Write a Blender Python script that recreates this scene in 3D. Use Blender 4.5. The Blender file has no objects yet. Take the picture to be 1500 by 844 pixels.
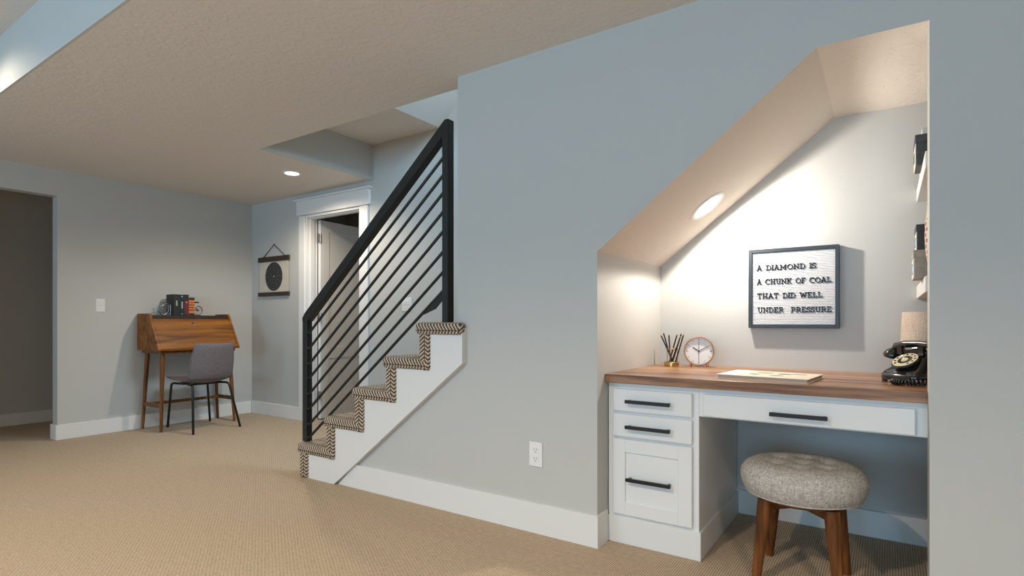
import bpy, bmesh, math, random
from mathutils import Vector, Matrix
random.seed(7)
PI = math.pi
S = bpy.context.scene
COL = S.collection

# ------------------------------------------------------------------ camera
cam_d = bpy.data.cameras.new('camera')
cam = bpy.data.objects.new('camera', cam_d); COL.objects.link(cam)
cam.location = (0, 0, 1.0)
cam.rotation_euler = (PI/2, 0, math.asin(0.55965))
cam_d.sensor_width = 36.0
cam_d.lens = 814.43/1500*36
cam_d.shift_y = 49/1500
cam_d.clip_start = 0.05
S.camera = cam

# ------------------------------------------------------------------ view
S.view_settings.view_transform = 'Standard'
S.view_settings.look = 'None'
S.view_settings.gamma = 1.0
S.view_settings.use_curve_mapping = False
S.view_settings.exposure = 0.35
try:
    S.cycles.use_denoising = True
    S.cycles.max_bounces = 10
    S.cycles.diffuse_bounces = 6
    S.cycles.sample_clamp_indirect = 6.0
    S.cycles.caustics_reflective = False
    S.cycles.caustics_refractive = False
except Exception:
    pass

# ------------------------------------------------------------------ world
W = bpy.data.worlds.new('world'); S.world = W; W.use_nodes = True
W.node_tree.nodes['Background'].inputs[0].default_value = (0.55, 0.75, 1.0, 1)
W.node_tree.nodes['Background'].inputs[1].default_value = 0.6

# ------------------------------------------------------------------ key lights
WARM = (1.0, 0.86, 0.69)
SOFTWARM = (1.0, 0.92, 0.83)
COOL = (0.36, 0.70, 1.0)
P_WINDOW = 45          # daylight through each window behind the camera
P_STAIR = 34           # daylight coming down the stairwell
P_ALCOVE = 25          # downlight in the desk nook
P_HALL = 44            # downlight in front of the door
P_ROOM = 112            # downlights in the raised ceiling, the far-left one added as fill

def area(name, loc, rot, sx, sy, power, color, spread=130):
    d = bpy.data.lights.new(name, 'AREA'); d.shape = 'RECTANGLE'
    d.size = sx; d.size_y = sy; d.energy = power; d.color = color; d.spread = math.radians(spread)
    o = bpy.data.objects.new(name, d); COL.objects.link(o)
    o.location = loc; o.rotation_euler = rot
    return o
area('window_daylight', (-3.4, -3.62, 1.35), (PI/2 + 0.42, 0, 0), 2.0, 1.3, P_WINDOW, COOL)
area('window_daylight', (0.2, -3.62, 1.35), (PI/2 + 0.42, 0, 0), 2.0, 1.3, P_WINDOW, COOL)
area('stair_daylight', (-1.05, 2.95, 3.7), (0, math.radians(62), 0), 0.9, 0.9, P_STAIR, (0.62, 0.82, 1.0))

# ------------------------------------------------------------------ materials
def new_mat(name):
    m = bpy.data.materials.new(name); m.use_nodes = True
    return m, m.node_tree, m.node_tree.nodes['Principled BSDF']

def simple(name, col, rough=0.5, metal=0.0, spec=None, bump=0.0, bscale=60.0, var=0.0, vscale=8.0, coat=0.0, sheen=0.0):
    m, nt, b = new_mat(name)
    b.inputs['Base Color'].default_value = (*col, 1)
    b.inputs['Roughness'].default_value = rough
    b.inputs['Metallic'].default_value = metal
    if spec is not None: b.inputs['Specular IOR Level'].default_value = spec
    if coat: b.inputs['Coat Weight'].default_value = coat
    if sheen: b.inputs['Sheen Weight'].default_value = sheen
    tc = nt.nodes.new('ShaderNodeTexCoord')
    if bump:
        n = nt.nodes.new('ShaderNodeTexNoise'); n.inputs['Scale'].default_value = bscale
        n.inputs['Detail'].default_value = 4
        nt.links.new(tc.outputs['Object'], n.inputs['Vector'])
        bp = nt.nodes.new('ShaderNodeBump'); bp.inputs['Strength'].default_value = bump
        bp.inputs['Distance'].default_value = 0.01
        nt.links.new(n.outputs['Fac'], bp.inputs['Height'])
        nt.links.new(bp.outputs['Normal'], b.inputs['Normal'])
    if var:
        n = nt.nodes.new('ShaderNodeTexNoise'); n.inputs['Scale'].default_value = vscale
        nt.links.new(tc.outputs['Object'], n.inputs['Vector'])
        r = nt.nodes.new('ShaderNodeValToRGB')
        r.color_ramp.elements[0].position = 0.3; r.color_ramp.elements[1].position = 0.7
        r.color_ramp.elements[0].color = (*[c*(1-var) for c in col], 1)
        r.color_ramp.elements[1].color = (*[min(1, c*(1+var)) for c in col], 1)
        nt.links.new(n.outputs['Fac'], r.inputs['Fac'])
        nt.links.new(r.outputs['Color'], b.inputs['Base Color'])
    return m

def wood(name, dark, light, axis='x', scale=9.0, rough=0.4, stretch=0.07, fine=70.0, coat=0.0, plank=0.0):
    m, nt, b = new_mat(name)
    b.inputs['Roughness'].default_value = rough; b.inputs['Specular IOR Level'].default_value = 0.3
    if coat:
        b.inputs['Coat Weight'].default_value = coat; b.inputs['Coat Roughness'].default_value = 0.25
    L = nt.links
    tc = nt.nodes.new('ShaderNodeTexCoord')
    mp = nt.nodes.new('ShaderNodeMapping')
    sc = {'x': (stretch, 1, 1), 'y': (1, stretch, 1), 'z': (1, 1, stretch)}[axis]
    mp.inputs['Scale'].default_value = sc
    L.new(tc.outputs['Object'], mp.inputs['Vector'])
    n1 = nt.nodes.new('ShaderNodeTexNoise'); n1.inputs['Scale'].default_value = scale
    n1.inputs['Detail'].default_value = 5; n1.inputs['Distortion'].default_value = 1.3
    n2 = nt.nodes.new('ShaderNodeTexNoise'); n2.inputs['Scale'].default_value = fine
    n2.inputs['Detail'].default_value = 3
    L.new(mp.outputs['Vector'], n1.inputs['Vector']); L.new(mp.outputs['Vector'], n2.inputs['Vector'])
    mx = nt.nodes.new('ShaderNodeMath'); mx.operation = 'MULTIPLY_ADD'
    mx.inputs[1].default_value = 0.35
    L.new(n2.outputs['Fac'], mx.inputs[0]); L.new(n1.outputs['Fac'], mx.inputs[2])
    val = mx.outputs[0]
    if plank:
        # staves of slightly different tone across the width
        sp = nt.nodes.new('ShaderNodeSeparateXYZ'); L.new(tc.outputs['Object'], sp.inputs[0])
        q = nt.nodes.new('ShaderNodeMath'); q.operation = 'DIVIDE'; q.inputs[1].default_value = plank
        L.new(sp.outputs['Y' if axis == 'x' else 'X'], q.inputs[0])
        fl = nt.nodes.new('ShaderNodeMath'); fl.operation = 'FLOOR'; L.new(q.outputs[0], fl.inputs[0])
        wn = nt.nodes.new('ShaderNodeTexWhiteNoise'); wn.noise_dimensions = '1D'
        L.new(fl.outputs[0], wn.inputs['W'])
        ad = nt.nodes.new('ShaderNodeMath'); ad.operation = 'MULTIPLY_ADD'; ad.inputs[1].default_value = 0.22
        L.new(wn.outputs['Value'], ad.inputs[0]); L.new(val, ad.inputs[2])
        val = ad.outputs[0]
    r = nt.nodes.new('ShaderNodeValToRGB')
    r.color_ramp.elements[0].position = 0.48 + (0.08 if plank else 0); r.color_ramp.elements[1].position = 0.86 + (0.1 if plank else 0)
    r.color_ramp.elements[0].color = (*dark, 1); r.color_ramp.elements[1].color = (*light, 1)
    L.new(val, r.inputs['Fac']); L.new(r.outputs['Color'], b.inputs['Base Color'])
    bp = nt.nodes.new('ShaderNodeBump'); bp.inputs['Strength'].default_value = 0.08; bp.inputs['Distance'].default_value = 0.004
    L.new(val, bp.inputs['Height']); L.new(bp.outputs['Normal'], b.inputs['Normal'])
    return m

def textured_ceiling(name, col):
    m, nt, b = new_mat(name)
    b.inputs['Base Color'].default_value = (*col, 1); b.inputs['Roughness'].default_value = 0.85
    tc = nt.nodes.new('ShaderNodeTexCoord'); L = nt.links
    n = nt.nodes.new('ShaderNodeTexNoise'); n.inputs['Scale'].default_value = 24; n.inputs['Detail'].default_value = 5
    n.inputs['Distortion'].default_value = 0.8
    L.new(tc.outputs['Object'], n.inputs['Vector'])
    r = nt.nodes.new('ShaderNodeValToRGB'); r.color_ramp.elements[0].position = 0.47; r.color_ramp.elements[1].position = 0.56
    L.new(n.outputs['Fac'], r.inputs['Fac'])
    bp = nt.nodes.new('ShaderNodeBump'); bp.inputs['Strength'].default_value = 0.16; bp.inputs['Distance'].default_value = 0.01
    L.new(r.outputs['Color'], bp.inputs['Height']); L.new(bp.outputs['Normal'], b.inputs['Normal'])
    return m

def loop_carpet(name):
    # ribs along Y, ~7 mm apart, broken into loops, each row a little different
    m, nt, b = new_mat(name); L = nt.links
    b.inputs['Roughness'].default_value = 0.95; b.inputs['Specular IOR Level'].default_value = 0.1
    tc = nt.nodes.new('ShaderNodeTexCoord')
    sp = nt.nodes.new('ShaderNodeSeparateXYZ'); L.new(tc.outputs['Object'], sp.inputs[0])
    def math_(op, a, bval=None, c=None):
        n = nt.nodes.new('ShaderNodeMath'); n.operation = op
        for i, v in enumerate((a, bval, c)):
            if v is None: continue
            if isinstance(v, (int, float)): n.inputs[i].default_value = v
            else: L.new(v, n.inputs[i])
        return n.outputs[0]
    rx = math_('DIVIDE', sp.outputs['X'], 0.0092)
    row = math_('FLOOR', rx)
    fx = math_('FRACT', rx)
    wn = nt.nodes.new('ShaderNodeTexWhiteNoise'); wn.noise_dimensions = '1D'; L.new(row, wn.inputs['W'])
    ry = math_('ADD', math_('DIVIDE', sp.outputs['Y'], 0.016), math_('MULTIPLY_ADD', row, 0.36, math_('MULTIPLY', wn.outputs['Value'], 0.3)))
    fy = math_('FRACT', ry)
    hx = math_('SINE', math_('MULTIPLY', fx, PI))
    hy = math_('SINE', math_('MULTIPLY', fy, PI))
    h = math_('MULTIPLY', hx, math_('MULTIPLY_ADD', hy, 0.5, 0.5))
    nz = nt.nodes.new('ShaderNodeTexNoise'); nz.inputs['Scale'].default_value = 45.0; nz.inputs['Detail'].default_value = 4
    L.new(tc.outputs['Object'], nz.inputs['Vector'])
    cl = math_('ADD', h, math_('MULTIPLY', math_('SUBTRACT', nz.outputs['Fac'], 0.5), 0.5))
    r = nt.nodes.new('ShaderNodeValToRGB')
    r.color_ramp.elements[0].position = 0.05; r.color_ramp.elements[1].position = 0.9
    r.color_ramp.elements[0].color = (0.29, 0.215, 0.145, 1); r.color_ramp.elements[1].color = (0.63, 0.50, 0.365, 1)
    L.new(cl, r.inputs['Fac']); L.new(r.outputs['Color'], b.inputs['Base Color'])
    bp = nt.nodes.new('ShaderNodeBump'); bp.inputs['Strength'].default_value = 0.55; bp.inputs['Distance'].default_value = 0.004
    L.new(h, bp.inputs['Height']); L.new(bp.outputs['Normal'], b.inputs['Normal'])
    return m

def herringbone(name):
    # UV: u runs along the band, v across it (metres)
    m, nt, b = new_mat(name); L = nt.links
    b.inputs['Roughness'].default_value = 0.95; b.inputs['Specular IOR Level'].default_value = 0.1
    uv = nt.nodes.new('ShaderNodeUVMap'); uv.uv_map = 'UVMap'
    sp = nt.nodes.new('ShaderNodeSeparateXYZ'); L.new(uv.outputs['UV'], sp.inputs[0])
    def math_(op, a, bval=None):
        n = nt.nodes.new('ShaderNodeMath'); n.operation = op
        for i, v in enumerate((a, bval)):
            if v is None: continue
            if isinstance(v, (int, float)): n.inputs[i].default_value = v
            else: L.new(v, n.inputs[i])
        return n.outputs[0]
    v = math_('DIVIDE', math_('ADD', sp.outputs['Y'], 0.0005), 0.084)
    tri = math_('ABSOLUTE', math_('SUBTRACT', math_('FRACT', v), 0.5))
    u = math_('ADD', sp.outputs['X'], math_('MULTIPLY', tri, 0.064))
    nz = nt.nodes.new('ShaderNodeTexNoise'); nz.inputs['Scale'].default_value = 90
    L.new(uv.outputs['UV'], nz.inputs['Vector'])
    u = math_('ADD', u, math_('MULTIPLY', math_('SUBTRACT', nz.outputs['Fac'], 0.5), 0.006))
    st = math_('SINE', math_('MULTIPLY', u, 2*PI/0.0215))
    seam = math_('MULTIPLY', math_('LESS_THAN', math_('ABSOLUTE', math_('SUBTRACT', tri, 0.0)), 0.03), 0.7)
    val = math_('SUBTRACT', math_('MULTIPLY_ADD', st, 0.5) if False else math_('ADD', math_('MULTIPLY', st, 0.5), 0.5), seam)
    r = nt.nodes.new('ShaderNodeValToRGB')
    r.color_ramp.elements[0].position = 0.30; r.color_ramp.elements[1].position = 0.66
    r.color_ramp.elements[0].color = (0.10, 0.060, 0.038, 1); r.color_ramp.elements[1].color = (0.56, 0.47, 0.37, 1)
    L.new(val, r.inputs['Fac']); L.new(r.outputs['Color'], b.inputs['Base Color'])
    bp = nt.nodes.new('ShaderNodeBump'); bp.inputs['Strength'].default_value = 0.5; bp.inputs['Distance'].default_value = 0.005
    L.new(val, bp.inputs['Height']); L.new(bp.outputs['Normal'], b.inputs['Normal'])
    return m

def weave(name, c1, c2, scale=260.0, rough=0.9):
    m, nt, b = new_mat(name); L = nt.links
    b.inputs['Roughness'].default_value = rough; b.inputs['Specular IOR Level'].default_value = 0.15
    tc = nt.nodes.new('ShaderNodeTexCoord')
    outs = []
    for stretch in ((0.05, 1, 1), (1, 1, 0.05), (1, 0.05, 1)):
        mp = nt.nodes.new('ShaderNodeMapping'); mp.inputs['Scale'].default_value = stretch
        L.new(tc.outputs['Object'], mp.inputs['Vector'])
        n = nt.nodes.new('ShaderNodeTexNoise'); n.inputs['Scale'].default_value = scale; n.inputs['Detail'].default_value = 2
        L.new(mp.outputs['Vector'], n.inputs['Vector']); outs.append(n.outputs['Fac'])
    a = nt.nodes.new('ShaderNodeMath'); a.operation = 'ADD'; L.new(outs[0], a.inputs[0]); L.new(outs[1], a.inputs[1])
    a2 = nt.nodes.new('ShaderNodeMath'); a2.operation = 'ADD'; L.new(a.outputs[0], a2.inputs[0]); L.new(outs[2], a2.inputs[1])
    d = nt.nodes.new('ShaderNodeMath'); d.operation = 'DIVIDE'; d.inputs[1].default_value = 3; L.new(a2.outputs[0], d.inputs[0])
    r = nt.nodes.new('ShaderNodeValToRGB')
    r.color_ramp.elements[0].position = 0.38; r.color_ramp.elements[1].position = 0.62
    r.color_ramp.elements[0].color = (*c1, 1); r.color_ramp.elements[1].color = (*c2, 1)
    L.new(d.outputs[0], r.inputs['Fac']); L.new(r.outputs['Color'], b.inputs['Base Color'])
    bp = nt.nodes.new('ShaderNodeBump'); bp.inputs['Strength'].default_value = 0.3; bp.inputs['Distance'].default_value = 0.002
    L.new(d.outputs[0], bp.inputs['Height']); L.new(bp.outputs['Normal'], b.inputs['Normal'])
    return m

def emit(name, col, strength):
    m, nt, b = new_mat(name)
    b.inputs['Base Color'].default_value = (0.9, 0.9, 0.9, 1)
    b.inputs['Emission Color'].default_value = (*col, 1)
    b.inputs['Emission Strength'].default_value = strength
    return m

def nmath(nt, op, a, bval=None, c=None):
    n = nt.nodes.new('ShaderNodeMath'); n.operation = op
    for i, v in enumerate((a, bval, c)):
        if v is None: continue
        if isinstance(v, (int, float)): n.inputs[i].default_value = v
        else: nt.links.new(v, n.inputs[i])
    return n.outputs[0]

def wicker(name, c1, c2):
    # rows of small brown blocks woven round a cream body
    m, nt, b = new_mat(name); L = nt.links
    b.inputs['Roughness'].default_value = 0.8
    tc = nt.nodes.new('ShaderNodeTexCoord'); sp = nt.nodes.new('ShaderNodeSeparateXYZ'); L.new(tc.outputs['Object'], sp.inputs[0])
    zz = nmath(nt, 'DIVIDE', sp.outputs['Z'], 0.020)
    row = nmath(nt, 'FLOOR', zz); fz = nmath(nt, 'FRACT', zz)
    an = nmath(nt, 'MULTIPLY', nmath(nt, 'ARCTAN2', sp.outputs['Y'], sp.outputs['X']), 18/(2*PI))
    fa = nmath(nt, 'FRACT', nmath(nt, 'MULTIPLY_ADD', row, 0.5, an))
    k = nmath(nt, 'MULTIPLY', nmath(nt, 'LESS_THAN', fz, 0.62), nmath(nt, 'LESS_THAN', fa, 0.5))
    k = nmath(nt, 'MULTIPLY', k, nmath(nt, 'LESS_THAN', sp.outputs['Z'], 0.205))
    mx = nt.nodes.new('ShaderNodeMix'); mx.data_type = 'RGBA'
    mx.inputs['A'].default_value = (*c1, 1); mx.inputs['B'].default_value = (*c2, 1)
    L.new(k, mx.inputs['Factor']); L.new(mx.outputs['Result'], b.inputs['Base Color'])
    return m

def chart(name):
    # dark disc with thin pale rings, spokes and speckles (centre of the disc at x=-.002, z=-.006 in the chart's own axes)
    m, nt, b = new_mat(name); L = nt.links
    b.inputs['Roughness'].default_value = 0.8
    tc = nt.nodes.new('ShaderNodeTexCoord'); sp = nt.nodes.new('ShaderNodeSeparateXYZ'); L.new(tc.outputs['Object'], sp.inputs[0])
    x = nmath(nt, 'ADD', sp.outputs['X'], 0.002); z = nmath(nt, 'ADD', sp.outputs['Z'], 0.006)
    r = nmath(nt, 'SQRT', nmath(nt, 'ADD', nmath(nt, 'MULTIPLY', x, x), nmath(nt, 'MULTIPLY', z, z)))
    rings = nmath(nt, 'LESS_THAN', nmath(nt, 'FRACT', nmath(nt, 'DIVIDE', r, 0.033)), 0.07)
    an = nmath(nt, 'FRACT', nmath(nt, 'MULTIPLY', nmath(nt, 'ARCTAN2', z, x), 12/(2*PI)))
    sk = nmath(nt, 'MULTIPLY', nmath(nt, 'LESS_THAN', an, 0.05), nmath(nt, 'GREATER_THAN', r, 0.033))
    vo = nt.nodes.new('ShaderNodeTexVoronoi'); vo.inputs['Scale'].default_value = 70; L.new(tc.outputs['Object'], vo.inputs['Vector'])
    dots = nmath(nt, 'LESS_THAN', vo.outputs['Distance'], 0.16)
    k = nmath(nt, 'MULTIPLY', nmath(nt, 'MAXIMUM', nmath(nt, 'MAXIMUM', rings, sk), dots), 0.5)
    mx = nt.nodes.new('ShaderNodeMix'); mx.data_type = 'RGBA'
    mx.inputs['A'].default_value = (0.028, 0.031, 0.032, 1); mx.inputs['B'].default_value = (0.20, 0.20, 0.19, 1)
    L.new(k, mx.inputs['Factor']); L.new(mx.outputs['Result'], b.inputs['Base Color'])
    return m

M = {}
M['wall'] = simple('wall_paint', (0.53, 0.525, 0.50), 0.75, bump=0.05, bscale=90)
M['ceiling'] = textured_ceiling('ceiling_paint', (0.71, 0.655, 0.595))
M['white'] = simple('white_trim_paint', (0.76, 0.75, 0.73), 0.42, bump=0.01, bscale=30)
M['cabinet'] = simple('white_cabinet_paint', (0.78, 0.775, 0.76), 0.38, bump=0.01, bscale=30)
M['carpet'] = loop_carpet('loop_carpet')
M['stair_carpet'] = herringbone('herringbone_carpet')
M['black'] = simple('black_powder_coat', (0.012, 0.014, 0.014), 0.38, bump=0.02, bscale=200)
M['handle'] = simple('dark_bronze_handle', (0.018, 0.017, 0.016), 0.4, metal=0.3)
M['walnut'] = wood('walnut_top', (0.12, 0.045, 0.022), (0.58, 0.315, 0.155), 'x', 9.0, 0.34, coat=0.25, plank=0.14)
M['desk_wood'] = wood('golden_walnut', (0.10, 0.027, 0.002), (0.35, 0.125, 0.015), 'y', 9.0, 0.48)
M['desk_leg'] = wood('golden_walnut_leg', (0.085, 0.030, 0.007), (0.26, 0.105, 0.028), 'z', 14.0, 0.36)
M['stool_leg'] = wood('stool_walnut', (0.060, 0.018, 0.005), (0.24, 0.085, 0.022), 'z', 26.0, 0.33)
M['linen'] = weave('grey_linen', (0.29, 0.265, 0.24), (0.62, 0.57, 0.51), 185)
M['chair_fabric'] = weave('grey_fabric', (0.125, 0.108, 0.112), (0.25, 0.218, 0.226), 420)
M['brass'] = simple('brass', (0.62, 0.40, 0.16), 0.25, metal=1.0)
M['copper'] = simple('brushed_copper', (0.72, 0.42, 0.26), 0.28, metal=1.0)
M['steel'] = simple('satin_nickel', (0.55, 0.54, 0.52), 0.3, metal=1.0)
M['pencil'] = simple('pencil_black', (0.02, 0.018, 0.016), 0.35)
M['plastic'] = simple('white_plastic', (0.80, 0.79, 0.77), 0.35)
M['slot'] = simple('slot_dark', (0.02, 0.02, 0.02), 0.6)
M['canvas'] = simple('chart_canvas', (0.60, 0.545, 0.46), 0.85, var=0.05, vscale=12)
M['chart_disc'] = chart('chart_ink')
M['bar'] = simple('shadow_gap_dark', (0.040, 0.020, 0.013), 0.5)
M['board'] = simple('letter_board_white', (0.66, 0.66, 0.67), 0.7, spec=0.2)
M['frame'] = simple('black_frame', (0.030, 0.035, 0.042), 0.42)
M['bakelite'] = simple('black_bakelite', (0.012, 0.012, 0.011), 0.12, coat=0.6)
M['ivory'] = simple('ivory_dial', (0.68, 0.56, 0.36), 0.4)
M['shade'] = weave('linen_shade', (0.46, 0.36, 0.28), (0.68, 0.56, 0.46), 300)
M['clock_face'] = simple('clock_face', (0.85, 0.85, 0.84), 0.5)
M['clock_ink'] = simple('clock_ink', (0.03, 0.03, 0.035), 0.5)
M['cream_cover'] = simple('cream_cover', (0.78, 0.70, 0.55), 0.45)
M['white_cover'] = simple('white_cover', (0.84, 0.83, 0.81), 0.4)
M['smudge'] = simple('cover_picture_ink', (0.13, 0.12, 0.10), 0.6, var=0.5, vscale=40)
M['pages'] = simple('page_block', (0.50, 0.37, 0.29), 0.8, bump=0.2, bscale=300)
M['paper'] = simple('paper_pages', (0.66, 0.60, 0.50), 0.8)
M['book_black'] = simple('black_green_cloth', (0.014, 0.017, 0.014), 0.5)
M['book_teal'] = simple('dark_teal_cloth', (0.008, 0.022, 0.030), 0.45)
M['book_red'] = simple('maroon_cloth', (0.16, 0.012, 0.03), 0.5)
M['book_orange'] = simple('orange_cloth', (0.62, 0.19, 0.05), 0.5)
M['gilt'] = simple('silver_foil', (0.55, 0.55, 0.52), 0.35, metal=0.6)
M['pewter'] = simple('pewter', (0.33, 0.33, 0.32), 0.28, metal=1.0)
M['box_dark'] = simple('charcoal_box', (0.075, 0.078, 0.08), 0.75, bump=0.15, bscale=300, var=0.15, vscale=60)
M['box_slate'] = simple('slate_box', (0.05, 0.054, 0.062), 0.75, bump=0.15, bscale=300, var=0.15, vscale=60)
M['box_tan'] = simple('greige_box', (0.34, 0.31, 0.26), 0.75, bump=0.15, bscale=300, var=0.1, vscale=60)
M['box_label'] = simple('box_cream_side', (0.70, 0.65, 0.58), 0.7)
M['wicker'] = wicker('wicker_cream', (0.62, 0.47, 0.34), (0.13, 0.075, 0.045))
M['hall_wall'] = M['wall']
M['lens'] = emit('light_lens', (1.0, 0.95, 0.87), 9.0)
M['lens_out'] = emit('light_lens_room', (1.0, 0.95, 0.87), 6.0)
M['letter'] = simple('black_letters', (0.010, 0.010, 0.012), 0.75, spec=0.15)
M['cord'] = simple('black_cord', (0.012, 0.012, 0.012), 0.3)
M['string'] = simple('leather_cord', (0.03, 0.026, 0.022), 0.7)
M['button'] = M['linen']

# ------------------------------------------------------------------ mesh builder
class MB:
    def __init__(self): self.bm = bmesh.new()
    def _merge(self, b2, mat=None):
        if mat is not None: bmesh.ops.transform(b2, matrix=mat, verts=b2.verts)
        me = bpy.data.meshes.new('tmp'); b2.to_mesh(me); b2.free()
        self.bm.from_mesh(me); bpy.data.meshes.remove(me)
    def box(self, x0, x1, y0, y1, z0, z1, bevel=0.0, seg=2, mat=None):
        b = bmesh.new()
        bmesh.ops.create_cube(b, size=1)
        for v in b.verts:
            v.co = Vector((x0+(v.co.x+.5)*(x1-x0), y0+(v.co.y+.5)*(y1-y0), z0+(v.co.z+.5)*(z1-z0)))
        if bevel:
            bmesh.ops.bevel(b, geom=b.edges[:], offset=bevel, segments=seg, profile=0.5, affect='EDGES')
        self._merge(b, mat); return self
    def cone(self, p0, p1, r0, r1, seg=20, caps=True):
        p0 = Vector(p0); p1 = Vector(p1); d = p1-p0
        b = bmesh.new()
        bmesh.ops.create_cone(b, cap_ends=caps, segments=seg, radius1=r0, radius2=r1, depth=d.length)
        q = Vector((0, 0, 1)).rotation_difference(d.normalized()).to_matrix().to_4x4()
        self._merge(b, Matrix.Translation((p0+p1)/2) @ q); return self
    def bar(self, p0, p1, w, h, up=(0, 0, 1)):
        """rectangular bar from p0 to p1, w sideways, h along up"""
        p0 = Vector(p0); p1 = Vector(p1); d = (p1-p0).normalized()
        s = d.cross(Vector(up)).normalized(); u = s.cross(d)
        vs = []
        for p in (p0, p1):
            for a, c in ((-1, -1), (1, -1), (1, 1), (-1, 1)):
                vs.append(self.bm.verts.new(p + s*a*w/2 + u*c*h/2))
        f = [(0, 1, 2, 3), (7, 6, 5, 4), (0, 4, 5, 1), (1, 5, 6, 2), (2, 6, 7, 3), (3, 7, 4, 0)]
        for q in f: self.bm.faces.new([vs[i] for i in q])
        return self
    def tube(self, pts, r, seg=10, cyclic=False, radii=None):
        pts = [Vector(p) for p in pts]; n = len(pts); rings = []
        prev = None
        for i, p in enumerate(pts):
            if cyclic: t = (pts[(i+1) % n]-pts[i-1]).normalized()
            else: t = (pts[min(i+1, n-1)]-pts[max(i-1, 0)]).normalized()
            if prev is None:
                a = Vector((0, 0, 1)) if abs(t.z) < .9 else Vector((1, 0, 0))
                u = t.cross(a).normalized()
            else:
                u = (prev - t*prev.dot(t)).normalized()
            prev = u; v = t.cross(u)
            rr = radii[i] if radii else r
            rings.append([self.bm.verts.new(p + (u*math.cos(2*PI*k/seg)+v*math.sin(2*PI*k/seg))*rr) for k in range(seg)])
        m = n if cyclic else n-1
        for i in range(m):
            a, b = rings[i], rings[(i+1) % n]
            for k in range(seg):
                self.bm.faces.new((a[k], a[(k+1) % seg], b[(k+1) % seg], b[k]))
        if not cyclic:
            self.bm.faces.new(rings[0][::-1]); self.bm.faces.new(rings[-1])
        return self
    def lathe(self, prof, seg=40, c=(0, 0, 0), mat=None, sx=1.0, sy=1.0):
        b = bmesh.new(); rings = []
        for r, z in prof:
            if r < 1e-6: rings.append([b.verts.new((c[0], c[1], c[2]+z))])
            else: rings.append([b.verts.new((c[0]+sx*r*math.cos(2*PI*k/seg), c[1]+sy*r*math.sin(2*PI*k/seg), c[2]+z)) for k in range(seg)])
        for a, d in zip(rings, rings[1:]):
            for k in range(seg):
                k2 = (k+1) % seg
                if len(a) == 1 and len(d) == 1: continue
                if len(a) == 1: b.faces.new((a[0], d[k2], d[k]))
                elif len(d) == 1: b.faces.new((a[k], a[k2], d[0]))
                else: b.faces.new((a[k], a[k2], d[k2], d[k]))
        self._merge(b, mat); return self
    def prism(self, poly, axis, d0, d1):
        """poly in the plane normal to axis; x->(y,z) y->(x,z) z->(x,y)"""
        def mk(p, d):
            return {'x': (d, p[0], p[1]), 'y': (p[0], d, p[1]), 'z': (p[0], p[1], d)}[axis]
        a = [self.bm.verts.new(mk(p, d0)) for p in poly]
        c = [self.bm.verts.new(mk(p, d1)) for p in poly]
        self.bm.faces.new(a); self.bm.faces.new(c[::-1])
        n = len(poly)
        for i in range(n):
            self.bm.faces.new((a[i], c[i], c[(i+1) % n], a[(i+1) % n]))
        return self
    def disc(self, c, r, normal, depth, seg=40):
        c = Vector(c); n = Vector(normal).normalized()
        return self.cone(c, c+n*depth, r, r, seg)
    def build(self, name, mat, parent=None, smooth=False, org=None, autosmooth=None):
        bmesh.ops.recalc_face_normals(self.bm, faces=self.bm.faces[:])
        if org is not None:
            bmesh.ops.translate(self.bm, verts=self.bm.verts, vec=-Vector(org))
        me = bpy.data.meshes.new(name); self.bm.to_mesh(me); self.bm.free()
        me.materials.append(mat)
        if smooth or autosmooth:
            for p in me.polygons: p.use_smooth = True
        if autosmooth:
            me.set_sharp_from_angle(angle=math.radians(autosmooth))
        o = bpy.data.objects.new(name, me); COL.objects.link(o)
        if parent is not None: o.parent = parent
        elif org is not None: o.location = org
        return o

def tag(o, label, cat, group=None):
    o['label'] = label; o['category'] = cat
    if group: o['group'] = group
    return o
def thing(name, label, cat, loc=(0, 0, 0), rot=(0, 0, 0), group=None):
    o = bpy.data.objects.new(name, None); COL.objects.link(o)
    o.location = loc; o.rotation_euler = rot; o.empty_display_size = 0.1
    return tag(o, label, cat, group)
def struct(o):
    o['kind'] = 'structure'; return o
def group_empty(name, loc=(0, 0, 0)):
    o = bpy.data.objects.new(name, None); COL.objects.link(o); o.location = loc
    return struct(o)

# ================================================================== the room
YW = 2.25            # face of the long wall with the desk nook
XL = -5.79           # face of the wall behind the secretary desk
YB = 3.465           # face of the door wall
C = 2.278            # dropped ceiling
CU = 2.595           # raised ceiling
YS = 0.985           # edge between them
XR = 3.2             # right end of the room
YF = -3.6            # wall behind the camera
T = 0.115
HALL_X = -6.97

struct(MB().box(HALL_X-.2, XR+.2, YF-.2, 4.9, -.05, 0).build('floor', M['carpet']))

# long wall: sloped cut where the stairs pass, notch of the desk nook
A0 = (-1.064, 0); A1 = (-1.064, 1.310); A2 = (-0.209, 1.977); A3 = (0.113, 1.977); A4 = (0.113, 0)
struct(MB().prism([(-2.83, 0), A0, A1, A2, A3, A4, (XR, 0), (XR, C), (-1.862, C), (-1.862, .80), (-2.83, .05)],
                  'y', YW, YW+T).build('wall_right', M['wall']))
_w = bpy.data.objects['wall_right'].data; _w.materials.append(M['ceiling'])      # the underside of the notch is ceiling
for p in _w.polygons:
    if p.normal.z < -.3 and p.center.z > .5 and p.center.x > -1.5: p.material_index = 1
# wall with the secretary desk and the hall opening
struct(MB().prism([(YF, 0), (0.75, 0), (0.75, 2.058), (1.736, 2.058), (1.736, 0), (YB+.1, 0), (YB+.1, C+.01), (YS, C+.01), (YS, CU), (YF, CU)],
                  'x', XL-.105, XL).build('wall_left', M['wall']))
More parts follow.
